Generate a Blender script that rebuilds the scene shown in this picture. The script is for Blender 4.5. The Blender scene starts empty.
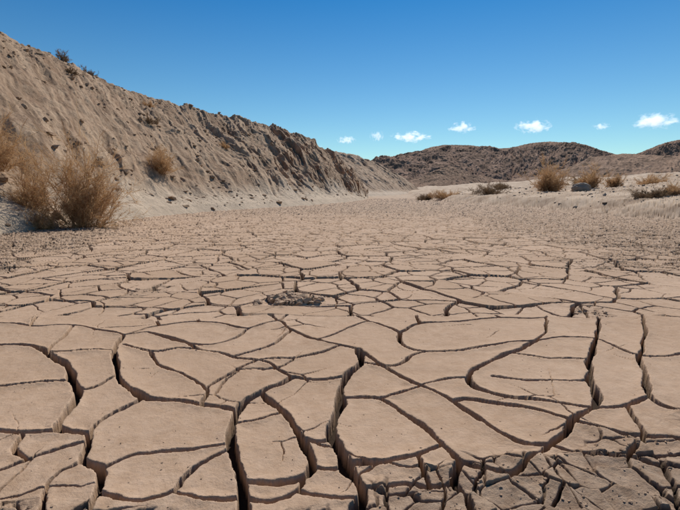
import bpy, math, time
import numpy as np
from mathutils import Vector
from mathutils.bvhtree import BVHTree
scene=bpy.context.scene
scene.view_settings.view_transform='Standard'
scene.view_settings.look='None'
scene.view_settings.exposure=0
H=1.4
# ------------------------------------------------------------------ noise
_P=np.random.RandomState(11).permutation(4096).astype(np.int32)
_G=np.random.RandomState(12).rand(4096).astype(np.float32)*2*np.pi
_GX=np.cos(_G); _GY=np.sin(_G)
def _h(ix,iy,seed=0):
    return _P[(_P[(ix+seed*131)&4095]+iy)&4095]
def perlin(x,y,seed=0):
    x=np.asarray(x,np.float32); y=np.asarray(y,np.float32)
    x0=np.floor(x); y0=np.floor(y); fx=x-x0; fy=y-y0
    ix=x0.astype(np.int32); iy=y0.astype(np.int32)
    u=fx*fx*fx*(fx*(fx*6-15)+10); v=fy*fy*fy*(fy*(fy*6-15)+10)
    def g(dx,dy):
        h=_h(ix+dx,iy+dy,seed); return _GX[h]*(fx-dx)+_GY[h]*(fy-dy)
    a=g(0,0);b=g(1,0);c=g(0,1);d=g(1,1)
    return (a+(b-a)*u+((c+(d-c)*u)-(a+(b-a)*u))*v)*1.4
def fbm(x,y,o=4,seed=0,gain=.5,lac=2.03):
    s=0;a=1;t=0
    for i in range(o):
        s=s+a*perlin(x,y,seed+i);t+=a;a*=gain;x=x*lac;y=y*lac
    return s/t
def ridged(x,y,o=4,seed=0,gain=.5):
    s=0;a=1;t=0
    for i in range(o):
        s=s+a*(1-2*np.abs(perlin(x,y,seed+i)));t+=a;a*=gain;x=x*2.03;y=y*2.03
    return s/t
def sst(a,b,x):
    t=np.clip((x-a)/(b-a),0,1); return t*t*(3-2*t)
def worley(x,y,seed=0,jit=.85):
    ix=np.floor(x).astype(np.int32); iy=np.floor(y).astype(np.int32)
    def pt(cx,cy):
        h1=_h(cx,cy,seed); h2=_P[(h1+77)&4095]
        return cx+.5+(h1/4096.-.5)*jit, cy+.5+(h2/4096.-.5)*jit
    best=np.full(x.shape,9e9,np.float32); bx=np.zeros_like(best);by=np.zeros_like(best)
    ci=np.zeros(x.shape,np.int32);cj=np.zeros(x.shape,np.int32)
    for i in (-1,0,1):
        for j in (-1,0,1):
            qx,qy=pt(ix+i,iy+j); d=(qx-x)**2+(qy-y)**2; m=d<best
            best=np.where(m,d,best).astype(np.float32);bx=np.where(m,qx,bx);by=np.where(m,qy,by)
            ci=np.where(m,ix+i,ci);cj=np.where(m,iy+j,cj)
    e=np.full(x.shape,9.,np.float32)
    for i in (-2,-1,0,1,2):
        for j in (-2,-1,0,1,2):
            if i==0 and j==0: continue
            qx,qy=pt(ci+i,cj+j); dx=qx-bx;dy=qy-by;L=np.sqrt(dx*dx+dy*dy)+1e-6
            dd=((bx+qx)*.5-x)*dx/L+((by+qy)*.5-y)*dy/L
            e=np.minimum(e,dd)
    return e.astype(np.float32),_h(ci,cj,seed+5)/4096.,(bx-x).astype(np.float32),(by-y).astype(np.float32)
# ------------------------------------------------------------------ mesh helpers
def grid_mesh(name,X,Y,Z,mat,attrs={}):
    n,m=X.shape
    co=np.stack([X,Y,Z],-1).reshape(-1,3).astype(np.float32)
    idx=np.arange(n*m,dtype=np.int32).reshape(n,m)
    q=np.stack([idx[:-1,:-1],idx[:-1,1:],idx[1:,1:],idx[1:,:-1]],-1).reshape(-1,4)
    me=bpy.data.meshes.new(name)
    me.vertices.add(n*m); me.vertices.foreach_set('co',co.ravel())
    me.loops.add(q.size); me.loops.foreach_set('vertex_index',q.ravel())
    me.polygons.add(len(q)); me.polygons.foreach_set('loop_start',np.arange(0,q.size,4,dtype=np.int32))
    me.polygons.foreach_set('use_smooth',np.ones(len(q),bool))
    for k,v in attrs.items():
        a=me.attributes.new(k,'FLOAT','POINT'); a.data.foreach_set('value',np.asarray(v,np.float32).ravel())
    me.update(calc_edges=True)
    ob=bpy.data.objects.new(name,me); scene.collection.objects.link(ob)
    me.materials.append(mat); return ob
def tri_mesh(name,co,faces,mat,smooth=False,attrs={}):
    faces=np.asarray(faces,np.int32); k=faces.shape[1]
    me=bpy.data.meshes.new(name)
    me.vertices.add(len(co)); me.vertices.foreach_set('co',np.asarray(co,np.float32).ravel())
    me.loops.add(faces.size); me.loops.foreach_set('vertex_index',faces.ravel())
    me.polygons.add(len(faces)); me.polygons.foreach_set('loop_start',np.arange(0,faces.size,k,dtype=np.int32))
    me.polygons.foreach_set('use_smooth',np.full(len(faces),smooth))
    for kk,v in attrs.items():
        a=me.attributes.new(kk,'FLOAT','POINT'); a.data.foreach_set('value',np.asarray(v,np.float32).ravel())
    me.update(calc_edges=True)
    ob=bpy.data.objects.new(name,me); scene.collection.objects.link(ob)
    me.materials.append(mat); return ob
# ------------------------------------------------------------------ materials
class NT:
    def __init__(s,name):
        s.m=bpy.data.materials.new(name); s.m.use_nodes=True
        s.t=s.m.node_tree; s.b=s.t.nodes['Principled BSDF']; s.b.inputs['Roughness'].default_value=.92
        s.b.inputs['Specular IOR Level'].default_value=.15
        s.co=s.t.nodes.new('ShaderNodeTexCoord').outputs['Object']
    def link(s,a,b): s.t.links.new(a,b)
    def noise(s,scale,detail=6,rough=.6,vec=None):
        n=s.t.nodes.new('ShaderNodeTexNoise'); n.inputs['Scale'].default_value=scale
        n.inputs['Detail'].default_value=detail;n.inputs['Roughness'].default_value=rough
        s.link(vec or s.co,n.inputs['Vector']); return n.outputs['Fac']
    def attr(s,name):
        n=s.t.nodes.new('ShaderNodeAttribute'); n.attribute_name=name; return n.outputs['Fac']
    def math(s,op,a,b=0.,clamp=False):
        n=s.t.nodes.new('ShaderNodeMath'); n.operation=op; n.use_clamp=clamp
        for i,v in enumerate((a,b)):
            if hasattr(v,'links'): s.link(v,n.inputs[i])
            else: n.inputs[i].default_value=v
        return n.outputs[0]
    def rng(s,v,a,b,c=0.,d=1.):
        n=s.t.nodes.new('ShaderNodeMapRange'); n.inputs[1].default_value=a;n.inputs[2].default_value=b
        n.inputs[3].default_value=c;n.inputs[4].default_value=d; s.link(v,n.inputs[0]); return n.outputs[0]
    def mix(s,f,a,b,mode='MIX'):
        n=s.t.nodes.new('ShaderNodeMix'); n.data_type='RGBA'; n.blend_type=mode
        if hasattr(f,'links'): s.link(f,n.inputs[0])
        else: n.inputs[0].default_value=f
        for i,v in ((6,a),(7,b)):
            if hasattr(v,'links'): s.link(v,n.inputs[i])
            else: n.inputs[i].default_value=(*v,1)
        return n.outputs[2]
    def bump(s,h,dist,strength=1.,prev=None):
        n=s.t.nodes.new('ShaderNodeBump'); n.inputs['Distance'].default_value=dist
        n.inputs['Strength'].default_value=strength; s.link(h,n.inputs['Height'])
        if prev: s.link(prev,n.inputs['Normal'])
        return n.outputs['Normal']
    def done(s,col,nor=None):
        s.link(col,s.b.inputs['Base Color'])
        if nor: s.link(nor,s.b.inputs['Normal'])
        return s.m
def mud_material():
    n=NT('dry_mud')
    a=n.noise(.7,5,.65); b=n.noise(11,7,.7); c=n.noise(110,3,.7); cell=n.attr('cell')
    col=n.mix(n.rng(a,.34,.66),(.345,.225,.142),(.455,.312,.210))
    col=n.mix(n.rng(b,.35,.8,0,.9),col,(.54,.39,.282))
    col=n.mix(n.math('MULTIPLY',cell,.5),col,(.355,.230,.143))
    sp=n.rng(c,.58,.70); col=n.mix(n.math('MULTIPLY',sp,.4),col,(.25,.16,.095))
    rough=n.attr('rough')
    rc=n.mix(n.rng(b,.38,.62),(.28,.188,.125),(.47,.345,.245))
    col=n.mix(n.math('MULTIPLY',rough,.75),col,rc)
    sand=n.attr('sand')
    sc=n.mix(n.rng(n.noise(.35,8,.7),.38,.62),(.30,.21,.142),(.53,.41,.30))
    col=n.mix(sand,col,sc)
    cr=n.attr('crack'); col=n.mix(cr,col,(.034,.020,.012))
    nb=n.bump(n.noise(45,5,.7),.012,.55); nb=n.bump(n.noise(230,2,.7),.003,.6,nb)
    v=n.math('MULTIPLY',n.noise(28,6,.8),n.math('ADD',rough,sand)); nb=n.bump(v,.03,.8,nb)
    return n.done(col,nb)
def hill_material(name,c1,c2,c3,cs,sc=1.,bd=.35,strata=None,spk=.5):
    n=NT(name)
    a=n.noise(.12*sc,6,.65); b=n.noise(1.1*sc,8,.72); c=n.noise(5*sc,5,.75)
    col=n.mix(n.rng(a,.40,.60),c1,c2)
    col=n.mix(n.rng(b,.42,.72),col,c3)
    col=n.mix(n.math('MULTIPLY',n.rng(c,.50,.66),spk),col,tuple(x*.5 for x in c1))
    if strata:
        sep=n.t.nodes.new('ShaderNodeSeparateXYZ'); n.link(n.co,sep.inputs[0])
        z=n.math('ADD',sep.outputs['Z'],n.math('MULTIPLY',n.noise(.012,6,.6),26.))
        comb=n.t.nodes.new('ShaderNodeCombineXYZ'); n.link(z,comb.inputs['Z'])
        st=n.noise(strata,5,.7,comb.outputs[0])
        col=n.mix(n.rng(st,.47,.58,0,.5),col,tuple(x*.55 for x in c1))
        col=n.mix(n.rng(st,.42,.34,0,.4),col,tuple(x*1.1 for x in c3))
    s=n.attr('streak')
    col=n.mix(n.rng(s,.02,.5,0,.55),col,tuple(min(.7,x*1.1) for x in c3))
    col=n.mix(n.rng(s,-.02,-.5,0,.75),col,tuple(x*.6 for x in c1))
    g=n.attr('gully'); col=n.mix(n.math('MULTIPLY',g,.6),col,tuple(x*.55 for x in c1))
    st=n.attr('band'); col=n.mix(n.math('MULTIPLY',st,.5),col,tuple(min(.7,x*1.1) for x in c3))
    col=n.mix(n.attr('sand'),col,n.mix(n.rng(n.noise(.5*sc,6,.7),.35,.65),tuple(x*.72 for x in cs),cs))
    nb=n.bump(b,bd,.9); nb=n.bump(c,bd*.35,.9,nb)
    return n.done(col,nb)
MUD=mud_material()
# ------------------------------------------------------------------ crack network (image pixel positions, projected onto the ground plane)
TR_PX=[
 (3.8,[(-20,346),(20,345),(45,352),(65,366),(75,387),(71,407),(56,425),(62,431)]),
 (2.6,[(-20,431),(20,434),(62,431),(90,433)]),
 (2.4,[(90,433),(87,447),(84,460),(104,470),(101,490),(88,515),(80,530)]),
 (1.8,[(84,460),(58,474),(42,495),(34,530)]),
 (2.2,[(90,433),(112,414),(145,397)]),
 (3.0,[(124,336),(114,352),(117,374),(128,387),(145,397),(180,402),(212,407),(238,411)]),
 (1.8,[(124,336),(150,333),(178,341),(200,350),(232,357),(258,362),(292,377)]),
 (1.6,[(150,352),(162,366),(190,378),(207,390),(199,404)]),
 (1.5,[(124,345),(150,352),(178,349),(200,350)]),
 (1.8,[(258,362),(235,372),(207,390)]),
 (1.7,[(104,470),(140,456),(180,449),(229,447)]),
 (2.0,[(101,494),(135,500),(172,492),(196,468),(231,450)]),
 (1.5,[(172,492),(205,503),(242,497)]),
 (3.8,[(292,377),(262,392),(240,404),(233,430),(230,452),(238,478),(243,500),(246,530)]),
 (3.0,[(262,392),(283,412),(300,437),(313,463),(306,478),(275,484),(240,482)]),
 (1.7,[(283,412),(258,420),(235,425)]),
 (1.8,[(300,437),(320,441),(336,440)]),
 (1.6,[(313,466),(330,470),(346,466)]),
 (2.0,[(292,377),(318,380),(346,378)]),
 (4.2,[(360,349),(363,364),(346,378),(338,403),(335,436),(345,466),(361,488),(356,508),(350,530)]),
 (2.3,[(345,398),(378,400),(400,412),(425,430),(445,447),(462,463)]),
 (1.6,[(378,400),(405,392),(425,386)]),
 (2.6,[(346,464),(385,466),(420,459),(445,447)]),
 (2.6,[(360,349),(385,368),(422,386),(452,402),(485,422),(520,443),(548,447)]),
 (2.0,[(363,364),(392,366),(412,356),(428,352)]),
 (2.2,[(462,463),(492,474),(520,470),(548,447)]),
 (2.2,[(462,463),(455,480),(468,500),(470,530)]),
 (2.8,[(548,447),(566,436),(572,422),(596,408)]),
 (2.8,[(452,402),(472,400),(500,404),(540,412),(572,422)]),
 (3.2,[(535,342),(510,354),(480,366),(468,378),(476,389),(510,397),(555,403),(596,408)]),
 (1.7,[(490,376),(530,380),(588,381)]),
 (3.2,[(596,340),(589,360),(592,385),(596,408)]),
 (3.0,[(640,356),(646,376),(651,398),(668,408),(700,412)]),
 (2.2,[(651,398),(622,404),(596,408)]),
 (2.4,[(400,333),(404,346),(428,352),(470,350),(510,342),(535,342)]),
 (2.4,[(400,333),(420,324),(460,322),(500,318),(545,318)]),
 (1.8,[(545,318),(548,330),(535,342)]),
 (2.0,[(535,342),(565,338),(596,340),(640,356),(700,352)]),
 (2.2,[(596,340),(598,322),(590,306)]),
 (2.2,[(548,447),(580,456),(630,460),(700,472)]),
 (1.8,[(572,422),(612,432),(660,436),(700,440)]),
 (1.8,[(630,460),(640,436),(634,418),(622,404)]),
 (2.4,[(250,330),(278,321),(292,330),(318,341),(360,349)]),
 (1.8,[(232,357),(262,350),(280,342),(292,330)]),
 (1.8,[(318,341),(345,330),(368,322),(400,333)]),
 (1.8,[(258,362),(300,358),(340,346)]),
 (2.0,[(-20,322),(30,326),(75,326),(124,336)]),
 (1.9,[(75,326),(60,340),(45,352)]),
 (1.9,[(45,352),(80,352),(114,352)]),
 (2.0,[(71,392),(95,386),(117,374)]),
 (1.6,[(-20,385),(20,384),(74,380)]),
 (2.0,[(124,336),(160,326),(200,322),(250,330)]),
 (2.2,[(150,333),(190,345),(225,342),(250,330)]),
 (1.8,[(30,326),(48,312),(90,306),(140,309),(160,326)]),
 (2.0,[(200,322),(190,308),(150,300),(140,309)]),
 (2.2,[(190,308),(230,306),(262,311),(278,321)]),
 (2.2,[(278,321),(300,310),(340,309),(352,300)]),
 (2.2,[(368,322),(352,312),(352,300),(378,296)]),
 (2.2,[(420,324),(410,310),(378,296)]),
 (2.2,[(500,318),(480,306),(450,299)]),
 (2.2,[(545,318),(570,308),(590,306),(640,312),(700,308)]),
 (1.8,[(640,312),(646,330),(640,356)]),
 (1.5,[(0,470),(30,458),(62,446),(90,440)]),
 (1.5,[(20,434),(14,450),(30,458)]),
 (1.5,[(361,488),(400,484),(430,490),(455,480)]),
 (1.4,[(243,497),(270,500),(300,492),(306,478)]),
 (1.4,[(300,492),(330,500),(356,500)]),
 (1.4,[(420,459),(424,474),(430,490)]),
 (1.5,[(510,354),(548,358),(589,360)]),
 (1.4,[(422,386),(445,380),(468,378)]),
]
FPX=453.;PIT=math.atan(63/FPX);cp,sp_=math.cos(PIT),math.sin(PIT)
def gp(u,v):
    xr=(u-340)/FPX; yr=-(v-255)/FPX
    dz=-sp_+yr*cp; dy=cp+yr*sp_; k=-H/dz
    return (round(xr*k,3),round(dy*k,3))
TRACES=[(w,[gp(*p) for p in t]) for w,t in TR_PX]
def catmull(pts,k=6):
    P=[np.array(p,float) for p in pts]; P=[2*P[0]-P[1]]+P+[2*P[-1]-P[-2]]; out=[]
    for i in range(1,len(P)-2):
        for j in range(k):
            t=j/k; a,b,c,d=P[i-1:i+3]
            out.append(.5*((2*b)+(-a+c)*t+(2*a-5*b+4*c-d)*t*t+(-a+3*b-3*c+d)*t**3))
    out.append(P[-2]); return np.array(out)
# ------------------------------------------------------------------ wash floor
F=683.
def rows_px(a,b,step):
    va,vb=H*F/a,H*F/b; return H*F/np.arange(va,vb,-step)
ys=np.concatenate([np.linspace(-.3,.95,40),rows_px(.98,4.,1.0),rows_px(4.,30.,.42),rows_px(30.,90.,.4),np.geomspace(90,3000,90)[1:]])
ss=np.linspace(-1.05,1.05,1500)
S,Yg=np.meshgrid(ss,ys); S=S.astype(np.float32);Yg=Yg.astype(np.float32)
X=(S*(Yg+.5)).astype(np.float32); Y=Yg
near=int(np.searchsorted(ys,95.))
x=X[:near];y=Y[:near]
wx=x+.13*fbm(x*1.3,y*1.3,3,seed=1)+.014*fbm(x*14,y*14,3,seed=4)
wy=y+.13*fbm(x*1.3,y*1.3,3,seed=2)+.014*fbm(x*14,y*14,3,seed=6)
fx=x+.015*fbm(x*15,y*15,4,seed=8,gain=.62)+.03*perlin(x*3,y*3,9); fy=y+.015*fbm(x*15,y*15,4,seed=10,gain=.62)+.03*perlin(x*3,y*3,13)
clr=np.full(x.shape,1.,np.float32)
wn=1+.6*perlin(x*4,y*4,21)
for w,t in TRACES:
    pts=catmull(t); hw=w*.0140/2
    for a,b in zip(pts[:-1],pts[1:]):
        r0=np.searchsorted(ys,min(a[1],b[1])-.2); r1=np.searchsorted(ys,max(a[1],b[1])+.2)
        if r1<=r0: continue
        lo=min(a[0],b[0])-.2; hi=max(a[0],b[0])+.2
        yy=(ys[r0]+.5,ys[r1-1]+.5)
        c0=np.searchsorted(ss,min(lo/yy[0],lo/yy[1]));c1=np.searchsorted(ss,max(hi/yy[0],hi/yy[1]))
        if c1<=c0: continue
        px=fx[r0:r1,c0:c1];py=fy[r0:r1,c0:c1]
        d=b-a;L2=d@d+1e-9
        tt=np.clip(((px-a[0])*d[0]+(py-a[1])*d[1])/L2,0,1)
        ds=np.hypot(px-a[0]-tt*d[0],py-a[1]-tt*d[1])-hw*wn[r0:r1,c0:c1]
        clr[r0:r1,c0:c1]=np.minimum(clr[r0:r1,c0:c1],ds)
nz=perlin(x*.8,y*.8,31)
zone=(y>1.6)&(y<5.0+.25*nz)&(np.abs(x)<.80*y+.30)
e1,id1,bx1,by1=worley(wx/.92,wy/.92,3,.95); e1=e1*.92
e2,id2,_,_=worley(wx/.50+7,wy/.50,5,.9); e2=e2*.50
w1=.024+.012*perlin(x*1.5,y*1.5,22)+.006*sst(6,14,y)
c1=e1-w1
w2=.010+.018*perlin(x*.9,y*.9,23)+.004*sst(6,14,y)
w2z=-.005+.020*perlin(x*1.1,y*1.1,27)
clr=np.where(zone,clr,c1)
fine=e2-np.where(zone,w2z,w2)
n1=fbm(x*.5,y*.5,4,seed=40); n2=fbm(x*1.2,y*1.2,4,seed=45)
rR=sst(3.2,9.5,x+3.2*n1-.02*y)*sst(5.0,8.5,y)*(.5+.5*sst(-.3,.3,n2))
rL=sst(.2,2.4,-x-2.6-.27*y+n1*2.4)*sst(3.8,5.5,y)*.75
rF=sst(17,40,y+12*n1)*.8
rB=sst(0,.6,(x*.45-.16)-(y-2.15)*1.0+.5*n2)*(y<3.4)*(x>-.2)*.85
rB=np.maximum(rB,sst(1.95,1.82,y+.15*n1)*.4)
def spot(cx,cy,rx,ry): return sst(1.1,.5,np.hypot((x-cx)/rx,(y-cy)/ry)+.8*perlin(x*6,y*6,50))
clump=spot(-.66,5.75,.40,.36)
rS=clump*.8
for q,k in [((-2.75,6.3,.3,.6),.3),((3.0,5.2,.3,.4),.3)]: rS=np.maximum(rS,k*spot(*q))
rough=np.clip(np.maximum.reduce([rR,rL,rF,rB,rS]),0,1)
e3,id3,ax3,ay3=worley(wx/.17,wy/.16,7,.95); e3=e3*.165
e4,id4,ax4,ay4=worley(wx/.34+3,wy/.32,8,.95); e4=e4*.33
c3=e3-.005*(1+perlin(x*2,y*2,24)); c4=e4-.010
z=.016*fbm(x*.8,y*.8,3,seed=60)
inside=np.clip(clr,0,.5)
z+=.024*np.exp(-inside/.040)*(1+perlin(x*2.5,y*2.5,61))*.6
z-=.009*np.exp(-inside/.006)
z+=.0020*fbm(x*20,y*20,3,seed=62)+.006*fbm(x*4,y*4,3,seed=67)
z+=np.where(zone,0,((id1-.5)*.02+(bx1*(id1-.5)+by1*(np.abs(id1*7%1)-.5))*.04))
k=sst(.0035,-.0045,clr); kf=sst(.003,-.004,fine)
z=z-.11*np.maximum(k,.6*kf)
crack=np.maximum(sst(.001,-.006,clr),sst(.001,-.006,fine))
rr=rough; on=sst(.15,.45,rr)
k3=sst(.003,-.005,c3)*on;k4=sst(.003,-.006,c4)*on
tilt=(ax3*(id3-.5)+ay3*((id3*13)%1-.6))*.05+(ax4*(id4-.5)+ay4*((id4*13)%1-.6))*.06
z+=on*(tilt+(id3-.5)*.016+.005*fbm(x*16,y*16,4,seed=63)+.010*np.exp(-np.clip(c3,0,1)/.02)-.012*np.exp(-np.clip(c3,0,1)/.004)-.02*k3-.04*k4)
z+=rr*(.04*np.clip(fbm(x*2.2,y*2.2,4,seed=66),-.3,1)*sst(6,12,y)+.02*ridged(x*3,y*3,3,seed=65)*sst(8,20,y))
z+=clump*(.045*ridged(x*5,y*5,4,seed=69)+.015)
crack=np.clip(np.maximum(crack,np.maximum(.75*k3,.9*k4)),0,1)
cell=np.where(zone,.5+.5*perlin(x*.7,y*.7,70),id1)
def bankr(x,y):
    edge=16.8+1.8*fbm(x*.15,y*.15,3,seed=80)-np.clip(y-34,0,30)*.05+np.clip(y-75,0,200)*.10
    d=x-edge
    m=sst(-1.5,2.5,d)
    hgt=.7*sst(-.5,2.5,d)+np.clip(d,0,60)*.085+1.2*fbm(x*.06,y*.06,4,seed=81)*sst(2,18,d)
    return m,np.minimum(hgt,6.5)*m
Zf=np.zeros_like(X); CR=np.zeros_like(X);RO=np.ones_like(X);SA=np.zeros_like(X);CE=np.zeros_like(X)
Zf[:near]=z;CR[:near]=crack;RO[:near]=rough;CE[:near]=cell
m,hb=bankr(X,Y); Zf+=hb+m*.09*fbm(X*.7,Y*.7,5,seed=83); SA=m.copy()
SA=np.maximum(SA,sst(85,140,Y)*.8); SA=np.maximum(SA,.55*sst(.15,.6,fbm(X*.12,Y*.3,4,seed=84))*sst(22,45,Y))
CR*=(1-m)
Zf+=sst(80,260,Y)*(1.0+2.0*fbm(X*.02,Y*.02,4,seed=85))
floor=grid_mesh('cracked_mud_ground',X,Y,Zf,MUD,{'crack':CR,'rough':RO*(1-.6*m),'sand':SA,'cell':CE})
SANDM=hill_material('desert_sand',(.36,.28,.21),(.44,.35,.27),(.50,.41,.32),(.5,.4,.3),.5,.2)
gx,gy=np.meshgrid(np.linspace(-9000,9000,90),np.linspace(-4000,14000,90))
grid_mesh('desert_ground',gx,gy,np.full_like(gx,-.35),SANDM)
# ------------------------------------------------------------------ hills
def resample(pts,n):
    P=catmull(pts,12); d=np.r_[0,np.cumsum(np.linalg.norm(np.diff(P,axis=0),axis=1))]
    t=np.linspace(0,d[-1],n); return np.stack([np.interp(t,d,P[:,i]) for i in range(P.shape[1])],-1)
def hill(name,foot,crest,mat,n=900,m=420,prof=None,gul=1.,gulw=6.,rgh=.3,back=1.0,seed=0,sandw=.12,gfun=None,ledge=0.,bigk=0.,fine=.5):
    Fp=resample(foot,n);Cp=resample(crest,n)
    L=np.r_[0,np.cumsum(np.linalg.norm(np.diff((Fp+Cp)/2,axis=0),axis=1))][:,None]
    w=np.concatenate([np.linspace(-.06,1,m),1+np.linspace(0,back,m//4)[1:]])[None,:]
    wc=np.clip(w,0,1)
    X=Fp[:,0:1]+(Cp[:,0:1]-Fp[:,0:1])*w; Y=Fp[:,1:2]+(Cp[:,1:2]-Fp[:,1:2])*w
    pz=np.interp(wc,*prof)
    Z=Fp[:,2:3]*(1-wc)+Cp[:,2:3]*pz
    Z=np.where(w>1,Z-(w-1)*Cp[:,2:3]*(.9+.0*w)*np.minimum(w-1,1)**.3,Z)
    Z=np.where(w<0,Z+w*3.,Z)
    WL=np.linalg.norm((Cp-Fp)[:,:2],axis=1)[:,None]
    Dw=w*WL
    env=sst(.02,.28,wc)*sst(1.9,1.0,w)
    warp=.9*fbm(L/gulw/1.5,Dw/gulw/2.,3,seed=seed+3)
    far_=prof is not PROF
    along=.5 if far_ else .22
    g=ridged(L/gulw+warp*.9,Dw/gulw*along,5 if far_ else 4,seed=seed,gain=.55)
    gg=gul*(1. if gfun is None else gfun(np.linspace(0,1,n)[:,None]))
    edge=.35+.65*sst(1.02,.86,w)
    if far_: edge=.10+.90*sst(1.0,.72,w)
    Z=Z+env*edge*gg*g*.9
    sw=warp*.25
    rill=ridged(L/gulw*5.+sw*5,Dw/gulw*(1.4 if far_ else .55),3,seed=seed+60,gain=.6)
    Z=Z+env*edge*gul*.16*rill*fine*2
    streak=fbm(L/gulw*6.+sw*6,Dw/gulw*(2. if far_ else .45),4,seed=seed+62,gain=.65)*1.6*env
    Z=Z+env*edge*fbm(L/14.,Dw/9.,3,seed=seed+40)*bigk
    ph=Dw/1.9+1.6*fbm(L/16.,Dw/8.,4,seed=seed+50)+L*.02
    fr=ph-np.floor(ph); on=sst(-.05,.45,fbm(L/5.,Dw/3.,4,seed=seed+52))*env
    Z=Z+ledge*on*(sst(0,.22,fr)-fr)
    band=on*sst(.30,.16,np.abs(fr-.2))*(1. if ledge else 0.)
    rk=rgh*(.6+.8*sst(.45,.95,wc))
    Z=Z+rk*sst(0,.1,wc)*(fbm(X*.45,Y*.45,6,seed=seed+9,gain=.57)*1.5+.45*fbm(X*2.2,Y*2.2,4,seed=seed+14,gain=.6))
    nx=fbm(L/2.,Dw/2.,4,seed=seed+20)*rgh*1.0
    X=X+nx*env; Y=Y+fbm(L/2.+9,Dw/2.,4,seed=seed+22)*rgh*env
    sand=sst(sandw+.06,sandw-.05,w+.05*fbm(L/5.,Dw/5.,4,seed=seed+30)*1.4)*np.ones_like(Z)
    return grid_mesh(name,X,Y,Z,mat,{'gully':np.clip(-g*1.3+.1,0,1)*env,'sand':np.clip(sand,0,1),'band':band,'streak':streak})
PROF=([0,.04,.14,.22,.5,.8,.93,1],[0,.05,.085,.17,.52,.84,.95,1])
HM=hill_material('hill_soil',(.285,.175,.105),(.385,.255,.162),(.49,.35,.235),(.59,.46,.335),1.,.24,spk=.5)
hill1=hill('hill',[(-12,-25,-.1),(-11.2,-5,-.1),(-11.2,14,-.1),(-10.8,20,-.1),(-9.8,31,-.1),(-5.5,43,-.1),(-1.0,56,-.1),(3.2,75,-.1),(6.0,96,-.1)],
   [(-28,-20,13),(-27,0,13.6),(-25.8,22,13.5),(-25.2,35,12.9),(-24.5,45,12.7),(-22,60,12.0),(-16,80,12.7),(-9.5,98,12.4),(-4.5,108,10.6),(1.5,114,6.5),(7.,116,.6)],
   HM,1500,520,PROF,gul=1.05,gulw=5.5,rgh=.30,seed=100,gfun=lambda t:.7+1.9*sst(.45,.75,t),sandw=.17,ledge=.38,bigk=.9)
HM2=hill_material('pale_hill_soil',(.32,.21,.135),(.40,.28,.19),(.48,.355,.25),(.55,.43,.32),.4,.4)
hill('hill',[(2,120,0),(12,140,0),(24,165,0),(34,195,0),(42,230,0)],[(-30,170,17),(-12,185,17.5),(6,200,16.5),(22,215,11),(38,235,3)],HM2,500,200,PROF,gul=2.,gulw=10,rgh=.4,seed=200,ledge=.4)
MM=hill_material('badland_rock',(.20,.115,.075),(.27,.162,.11),(.34,.215,.15),(.42,.30,.22),.06,2.0,strata=.11,spk=.4)
PM=([0,.12,.3,.52,.70,.80,.92,.97,1],[0,.06,.20,.42,.64,.82,.92,.985,1])
def far(name,D,cr,mat,depth,seed,pr,**k):
    foot=[(s*(D-depth),D-depth,.5) for s,e in cr]; crest=[(s*D,D,e*D+H) for s,e in cr]
    return hill(name,foot,crest,mat,900,300,pr,seed=seed,sandw=-.1,**k)
far('mesa',800,[(.03,.035),(.075,.064),(.11,.074),(.16,.083),(.20,.095),(.25,.099),(.29,.097),(.33,.092),(.37,.094),(.41,.102),(.46,.105),(.52,.101),(.56,.088),(.62,.07),(.70,.05)],MM,260,300,PM,gul=19,gulw=85,rgh=1.1,fine=.7)
RB=hill_material('brown_hill_soil',(.205,.118,.072),(.26,.155,.098),(.32,.205,.135),(.40,.29,.2),.12,.7,spk=.35)
PH=([0,.15,.4,.7,.9,1],[0,.10,.42,.80,.96,1])
far('hill',600,[(.13,.012),(.17,.026),(.21,.046),(.245,.05),(.29,.034),(.34,.024),(.42,.012)],RB,140,340,PH,gul=7,gulw=45,rgh=.6)
far('hill',420,[(.36,.012),(.43,.028),(.50,.052),(.56,.072),(.62,.078),(.68,.074),(.8,.07),(.95,.075)],RB,170,370,PH,gul=6,gulw=48,rgh=.5)
far('mesa',760,[(.60,.06),(.66,.088),(.72,.108),(.80,.112),(1.0,.115),(1.2,.10)],MM,220,400,PM,gul=14,gulw=75,rgh=1.1)
# ------------------------------------------------------------------ ground height lookup
dg=bpy.context.evaluated_depsgraph_get()
b1=BVHTree.FromObject(hill1,dg)
def zat(x,y):
    r=b1.ray_cast(Vector((x,y,60)),Vector((0,0,-1)))
    z=-9 if r[0] is None else r[0].z
    mm,hh=bankr(np.array([[x]],np.float32),np.array([[y]],np.float32))
    return max(z,float(hh[0,0]))
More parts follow.
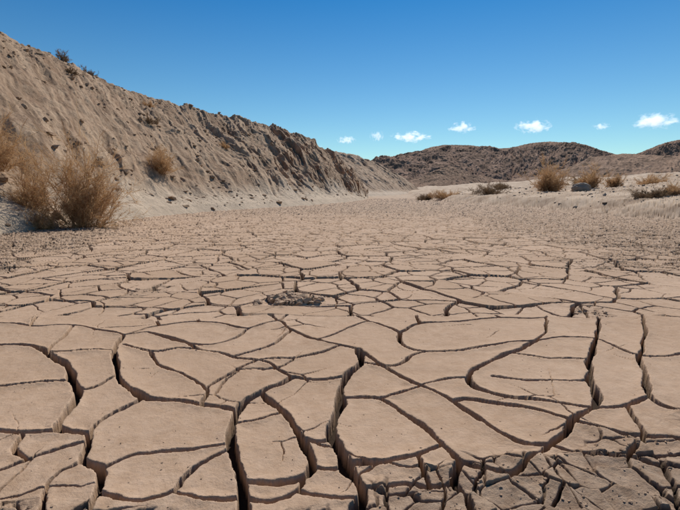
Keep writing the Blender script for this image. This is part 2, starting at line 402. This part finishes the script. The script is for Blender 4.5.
# ------------------------------------------------------------------ shrubs
def bush_mat(name,c1,c2,tr=.35):
    n=NT(name); col=n.mix(n.attr('tint'),c1,c2)
    n.link(col,n.b.inputs['Base Color'])
    t=n.t.nodes.new('ShaderNodeBsdfTranslucent'); n.link(col,t.inputs[0])
    mx=n.t.nodes.new('ShaderNodeMixShader'); mx.inputs[0].default_value=tr
    n.link(n.b.outputs[0],mx.inputs[1]); n.link(t.outputs[0],mx.inputs[2])
    n.link(mx.outputs[0],n.t.nodes['Material Output'].inputs[0]); return n.m
BG=bush_mat('dry_golden_twigs',(.32,.175,.08),(.72,.48,.26),.38)
BD=bush_mat('dark_dry_twigs',(.16,.10,.06),(.32,.22,.13),.25)
def shrub(name,loc,R,Hh,mat,seed,n1=46,n2=11,n3=13,tw=.010,squash=1.):
    r=np.random.RandomState(seed); V=[];Fc=[];Tt=[];nv=0
    def paths(P0,D,Ln,K,bend,grav):
        n=len(P0); out=[P0]; d=D.copy()
        for i in range(K):
            d=d+r.randn(n,3)*bend; d[:,2]+=grav; d/=np.linalg.norm(d,axis=1,keepdims=True)
            out.append(out[-1]+d*(Ln/K)[:,None])
        return np.stack(out,1)
    def ribbons(Pa,w0,w1,t):
        nonlocal nv
        n,K,_=Pa.shape
        T=np.gradient(Pa,axis=1); A=r.randn(n,1,3); B=np.cross(T,A); B/=np.linalg.norm(B,axis=2,keepdims=True)+1e-9
        w=np.linspace(w0,w1,K)[None,:,None]
        co=np.stack([Pa-B*w/2,Pa+B*w/2],2).reshape(-1,3)
        i=(np.arange(n)[:,None]*K+np.arange(K-1)[None,:]).ravel()*2+nv
        Fc.append(np.stack([i,i+1,i+3,i+2],1)); V.append(co); nv+=len(co)
        Tt.append(np.repeat(t,K*2))
    az=r.rand(n1)*2*np.pi; cz=.08+.92*r.rand(n1)**.8; sz_=np.sqrt(1-cz*cz)
    lob=1+.28*np.sin(az*2+seed)+.18*np.sin(az*5+seed*2.)
    D=np.stack([sz_*np.cos(az)*R,sz_*np.sin(az)*R,cz*Hh],1)
    Ln=np.linalg.norm(D,axis=1)*(.42+.40*r.rand(n1))*lob; D/=np.linalg.norm(D,axis=1,keepdims=True)
    P0=np.stack([r.randn(n1)*R*.16,r.randn(n1)*R*.16,np.full(n1,-.03)],1)
    L1=paths(P0,D,Ln,6,.13,.03); ribbons(L1,tw*2.6,tw*1.2,r.rand(n1)*.3)
    def child(Lp,cnt,frac,sp,K,w0,w1,gr):
        n,KK,_=Lp.shape; m=n*cnt; src=np.repeat(np.arange(n),cnt); tt=(.22+.78*r.rand(m))*(KK-1.001)
        i=tt.astype(int); f=(tt-i)[:,None]; P=Lp[src,i]*(1-f)+Lp[src,i+1]*f
        d=Lp[src,i+1]-Lp[src,i]; d/=np.linalg.norm(d,axis=1,keepdims=True)+1e-9
        d=d+r.randn(m,3)*sp; d/=np.linalg.norm(d,axis=1,keepdims=True)
        par=np.linalg.norm(Lp[src,-1]-Lp[src,0],axis=1)
        base=np.repeat(r.rand(n),cnt)
        Q=paths(P,d,par*frac*(.5+r.rand(m)),K,.16,gr); ribbons(Q,w0,w1,np.clip(.15+.6*base+.25*r.randn(m),0,1)); return Q
    L2=child(L1,n2,.36,.55,4,tw*1.3,tw*.8,.05)
    L3=child(L2,n3,.42,.6,3,tw*.9,tw*.5,.04)
    co=np.concatenate(V); co[:,2]=np.maximum(co[:,2]*squash,-.05)
    ob=tri_mesh(name,co,np.concatenate(Fc),mat,False,{'tint':np.concatenate(Tt)})
    ob.location=loc; return ob
def put(name,x,y,R,Hh,mat,seed,**k):
    return shrub(name,(x,y,zat(x,y)-.04),R,Hh,mat,seed,**k)
put('dry_shrub',-10.3,18.2,1.6,3.6,BG,1,n1=80,n2=13,n3=15,tw=.012)
put('dry_shrub',-12.3,18.2,1.1,1.9,BG,3,n1=50,tw=.011)
put('dry_shrub',-14.0,18.6,1.6,2.8,BG,2,n1=70,tw=.011)
put('dry_shrub',-11.2,17.0,.8,1.1,BG,23,n1=30,tw=.011)
put('dry_shrub',-13.2,34.0,1.5,2.2,BG,4,n1=50,tw=.014)
put('dry_shrub',-24.6,42.,1.0,.9,BD,5,n1=26,tw=.018)
put('dry_shrub',-24.4,46.,1.0,.9,BD,6,n1=26,tw=.018)
put('dry_shrub',-20.5,50,.9,.9,BG,7,n1=26,tw=.018)
put('dry_shrub',-18.0,44,.9,.8,BD,8,n1=26,tw=.018)
put('dry_shrub',-21,37,.9,.6,BD,9,n1=26,tw=.018)
put('dry_shrub',-13,52,.9,.7,BG,10,n1=26,tw=.018)
put('dry_shrub',25.5,56.,2.5,3.4,BG,11,n1=80,tw=.026)
put('dry_shrub',31.,57.,2.0,2.6,BG,12,n1=60,tw=.026)
put('dry_shrub',33.5,56.,1.4,1.8,BG,17,n1=50,tw=.026)
put('dry_shrub',34.,50.,2.4,1.1,BG,13,n1=50,tw=.02,squash=.8)
put('dry_shrub',20.8,30.5,1.6,.9,BD,14,n1=60,tw=.015,squash=.8)
put('dry_shrub',22.6,31.,1.2,.8,BG,18,n1=50,tw=.015,squash=.8)
put('dry_shrub',20.5,62.,3.0,1.6,BD,15,n1=50,tw=.024,squash=.8)
put('dry_shrub',17,74.,3.2,1.6,BG,16,n1=50,tw=.03,squash=.8)
put('dry_shrub',15,80.,2.2,1.4,BD,19,n1=50,tw=.03,squash=.8)
put('dry_shrub',37,70.,2.4,1.4,BD,20,n1=50,tw=.03,squash=.8)
put('dry_shrub',30,85.,2.4,1.6,BD,24,n1=50,tw=.03,squash=.8)
# ------------------------------------------------------------------ rocks
def ico(sub=3):
    import bmesh
    bm=bmesh.new(); bmesh.ops.create_icosphere(bm,subdivisions=sub,radius=1)
    v=np.array([q.co[:] for q in bm.verts]); f=np.array([[w.index for w in q.verts] for q in bm.faces]); bm.free(); return v,f
IV3,IF3=ico(4); IV1,IF1=ico(1); IV2,IF2=ico(2)
RK=hill_material('grey_rock',(.20,.165,.135),(.27,.23,.19),(.34,.29,.24),(.3,.3,.3),3,.05)
v=IV3.copy(); d=1+.25*fbm(v[:,0]*1.3+v[:,2],v[:,1]*1.3+v[:,2]*.7,4,seed=500)
v=np.sign(v)*np.abs(v)**.8*d[:,None]*np.array([.85,.7,.55])
bx_,by_=24.5,46.5
rk=tri_mesh('boulder',v,IF3,RK,False); rk.location=(bx_,by_,zat(bx_,by_)+.3)
def scatter(name,P,sizes,mat,base=(IV1,IF1),seed=0,flat=.6):
    r=np.random.RandomState(seed); bv,bf=base; n=len(P); k=len(bv)
    jit=1+.35*r.randn(n,k,1); sc=np.stack([np.ones(n),.6+.5*r.rand(n),flat*(.6+.7*r.rand(n))],1)[:,None,:]
    a=r.rand(n)*6.28; co=bv[None]*jit*sc*sizes[:,None,None]
    cx=co[...,0]*np.cos(a)[:,None]-co[...,1]*np.sin(a)[:,None]; cy=co[...,0]*np.sin(a)[:,None]+co[...,1]*np.cos(a)[:,None]
    co=np.stack([cx,cy,co[...,2]],-1)+P[:,None,:]
    fc=(bf[None]+(np.arange(n)*k)[:,None,None]).reshape(-1,3)
    return tri_mesh(name,co.reshape(-1,3),fc,mat,False,{'rough':np.full(n*k,.4),'cell':np.full(n*k,.4)})
r=np.random.RandomState(3)
fl=(rough*(crack<.3)*(m[:near]<.2)).astype(np.float64)
def pick(mask,n):
    idx=np.flatnonzero(mask); return r.choice(idx,n)
ww=(fl>.35)&(y>1.5)&(y<4.5)
i=pick(ww,800); P=np.stack([x.ravel()[i],y.ravel()[i],z.ravel()[i]+.002],1)
s1=.003+.010*r.rand(len(P))**3
ww=(fl>.3)&(y>=4.)&(y<40); i=pick(ww,4000); P2=np.stack([x.ravel()[i],y.ravel()[i],z.ravel()[i]+.004],1); s2=.008+.03*r.rand(len(P2))**4
ww=(crack<.1)&(y<6)&(y>1.5)&(rough<.2); i=pick(ww,900); P3=np.stack([x.ravel()[i],y.ravel()[i],z.ravel()[i]+.001],1); s3=.0015+.006*r.rand(len(P3))**5
ww=(clump>.5)&(crack<.3); i=pick(ww,140); P4=np.stack([x.ravel()[i],y.ravel()[i],z.ravel()[i]+.004],1); s4=.014+.055*r.rand(len(P4))**2
scatter('mud_crumbs',np.concatenate([P,P2,P3,P4]),np.concatenate([s1,s2,s3,s4]),MUD,seed=5)
me=hill1.data; nvv=len(me.vertices); hc=np.empty(nvv*3,np.float32); me.vertices.foreach_get('co',hc); hc=hc.reshape(-1,3)
cl=fbm(hc[:,1]*.25,hc[:,0]*.25,3,seed=600)
ok=np.flatnonzero((hc[:,2]>.2)&(hc[:,1]>8)&(cl>0)); i=r.choice(ok,7000); sz=.03+.26*r.rand(7000)**8
scatter('hill_stones',hc[i],sz,HM,seed=9)
n=1800; xx=18+r.rand(n)*45; yy=22+r.rand(n)*80; mm,hh=bankr(xx.astype(np.float32)[None],yy.astype(np.float32)[None])
scatter('bank_stones',np.stack([xx,yy,hh[0]+.02],1),.04+.16*r.rand(n)**4,RK,seed=10)
# ------------------------------------------------------------------ clouds (scattering volumes with added glow, kilometres away)
cm=bpy.data.materials.new('cloud_vapour_glow'); cm.use_nodes=True; t=cm.node_tree; t.nodes.clear()
def N(tp): return t.nodes.new(tp)
def M(op,a,b=0.,cl=False):
    n=N('ShaderNodeMath'); n.operation=op; n.use_clamp=cl
    for i,vv in enumerate((a,b)):
        if hasattr(vv,'links'): t.links.new(vv,n.inputs[i])
        else: n.inputs[i].default_value=vv
    return n.outputs[0]
out=N('ShaderNodeOutputMaterial'); tc=N('ShaderNodeTexCoord'); oi=N('ShaderNodeObjectInfo')
ln=N('ShaderNodeVectorMath'); ln.operation='LENGTH'; t.links.new(tc.outputs['Object'],ln.inputs[0])
mp=N('ShaderNodeMapping'); mp.inputs['Scale'].default_value=(3.4,1.2,1.7); t.links.new(tc.outputs['Object'],mp.inputs[0])
cx=N('ShaderNodeCombineXYZ'); t.links.new(M('MULTIPLY',oi.outputs['Random'],50.),cx.inputs[0]); t.links.new(cx.outputs[0],mp.inputs['Location'])
no=N('ShaderNodeTexNoise'); no.inputs['Scale'].default_value=1.1; no.inputs['Detail'].default_value=6; no.inputs['Roughness'].default_value=.65
t.links.new(mp.outputs[0],no.inputs['Vector'])
f=M('SUBTRACT',1.0,ln.outputs['Value']); f=M('MULTIPLY',f,.55)
f=M('ADD',f,M('MULTIPLY',M('SUBTRACT',no.outputs['Fac'],.62),1.7)); f=M('MULTIPLY',f,2.6,True)
den=M('MULTIPLY',f,.020)
sca=N('ShaderNodeVolumeScatter'); sca.inputs['Anisotropy'].default_value=.2; t.links.new(den,sca.inputs['Density']); sca.inputs['Color'].default_value=(1,1,1,1)
em=N('ShaderNodeEmission'); em.inputs[0].default_value=(.93,.96,1,1); t.links.new(M('MULTIPLY',den,.60),em.inputs[1])  # added emission stands in for sunlight scattered inside the cloud
ad=N('ShaderNodeAddShader'); t.links.new(sca.outputs[0],ad.inputs[0]); t.links.new(em.outputs[0],ad.inputs[1]); t.links.new(ad.outputs[0],out.inputs['Volume'])
def cloud(s,e,w,h):
    D=4000.
    ob=tri_mesh('cloud',IV2,IF2,cm,True); ob.scale=(w*D*.62,w*D*.4,h*D*.95); ob.location=(s*D,D,e*D+H)
for q in [(.675,.150,.088,.022),(.415,.139,.072,.019),(.262,.137,.055,.015),(.152,.117,.085,.014),(.014,.111,.040,.012),(.08,.119,.030,.015),(.56,.139,.034,.010),(-.05,.093,.03,.010)]: cloud(*q)
# ------------------------------------------------------------------ light
EL=math.radians(45);AZ=math.radians(17)
w=bpy.data.worlds.new('World'); scene.world=w; w.use_nodes=True; nt=w.node_tree
sk=nt.nodes.new('ShaderNodeTexSky'); sk.sky_type='NISHITA'; sk.sun_disc=False; sk.sun_elevation=EL; sk.sun_rotation=AZ
sk.air_density=1.0; sk.dust_density=.1; sk.ozone_density=3.0; sk.altitude=0
tcw=nt.nodes.new('ShaderNodeTexCoord'); sp=nt.nodes.new('ShaderNodeSeparateXYZ'); nt.links.new(tcw.outputs['Generated'],sp.inputs[0])
mr=nt.nodes.new('ShaderNodeMapRange'); mr.inputs[1].default_value=.0; mr.inputs[2].default_value=.40; nt.links.new(sp.outputs['Z'],mr.inputs[0])
cr=nt.nodes.new('ShaderNodeMix'); cr.data_type='RGBA'; cr.inputs[6].default_value=(.80,1.0,.93,1); cr.inputs[7].default_value=(.09,.54,.84,1); nt.links.new(mr.outputs[0],cr.inputs[0])
mu=nt.nodes.new('ShaderNodeMix'); mu.data_type='RGBA'; mu.blend_type='MULTIPLY'; mu.inputs[0].default_value=1
nt.links.new(sk.outputs[0],mu.inputs[6]); nt.links.new(cr.outputs[2],mu.inputs[7])
nt.links.new(mu.outputs[2],nt.nodes['Background'].inputs[0]); nt.nodes['Background'].inputs[1].default_value=.10
sl=bpy.data.lights.new('sun','SUN'); sl.energy=5.0; sl.angle=math.radians(.5); sl.color=(1,.945,.86)
so=bpy.data.objects.new('sun',sl); scene.collection.objects.link(so)
dv=Vector((math.sin(AZ)*math.cos(EL),math.cos(AZ)*math.cos(EL),math.sin(EL)))
so.rotation_euler=dv.to_track_quat('Z','Y').to_euler()
# ------------------------------------------------------------------ camera
cam=bpy.data.cameras.new('camera'); cam.lens=453/680*36; cam.sensor_width=36; cam.clip_end=30000; cam.clip_start=.05
co=bpy.data.objects.new('camera',cam); scene.collection.objects.link(co); co.location=(0,0,H)
co.rotation_euler=(math.pi/2-PIT,0,0); scene.camera=co
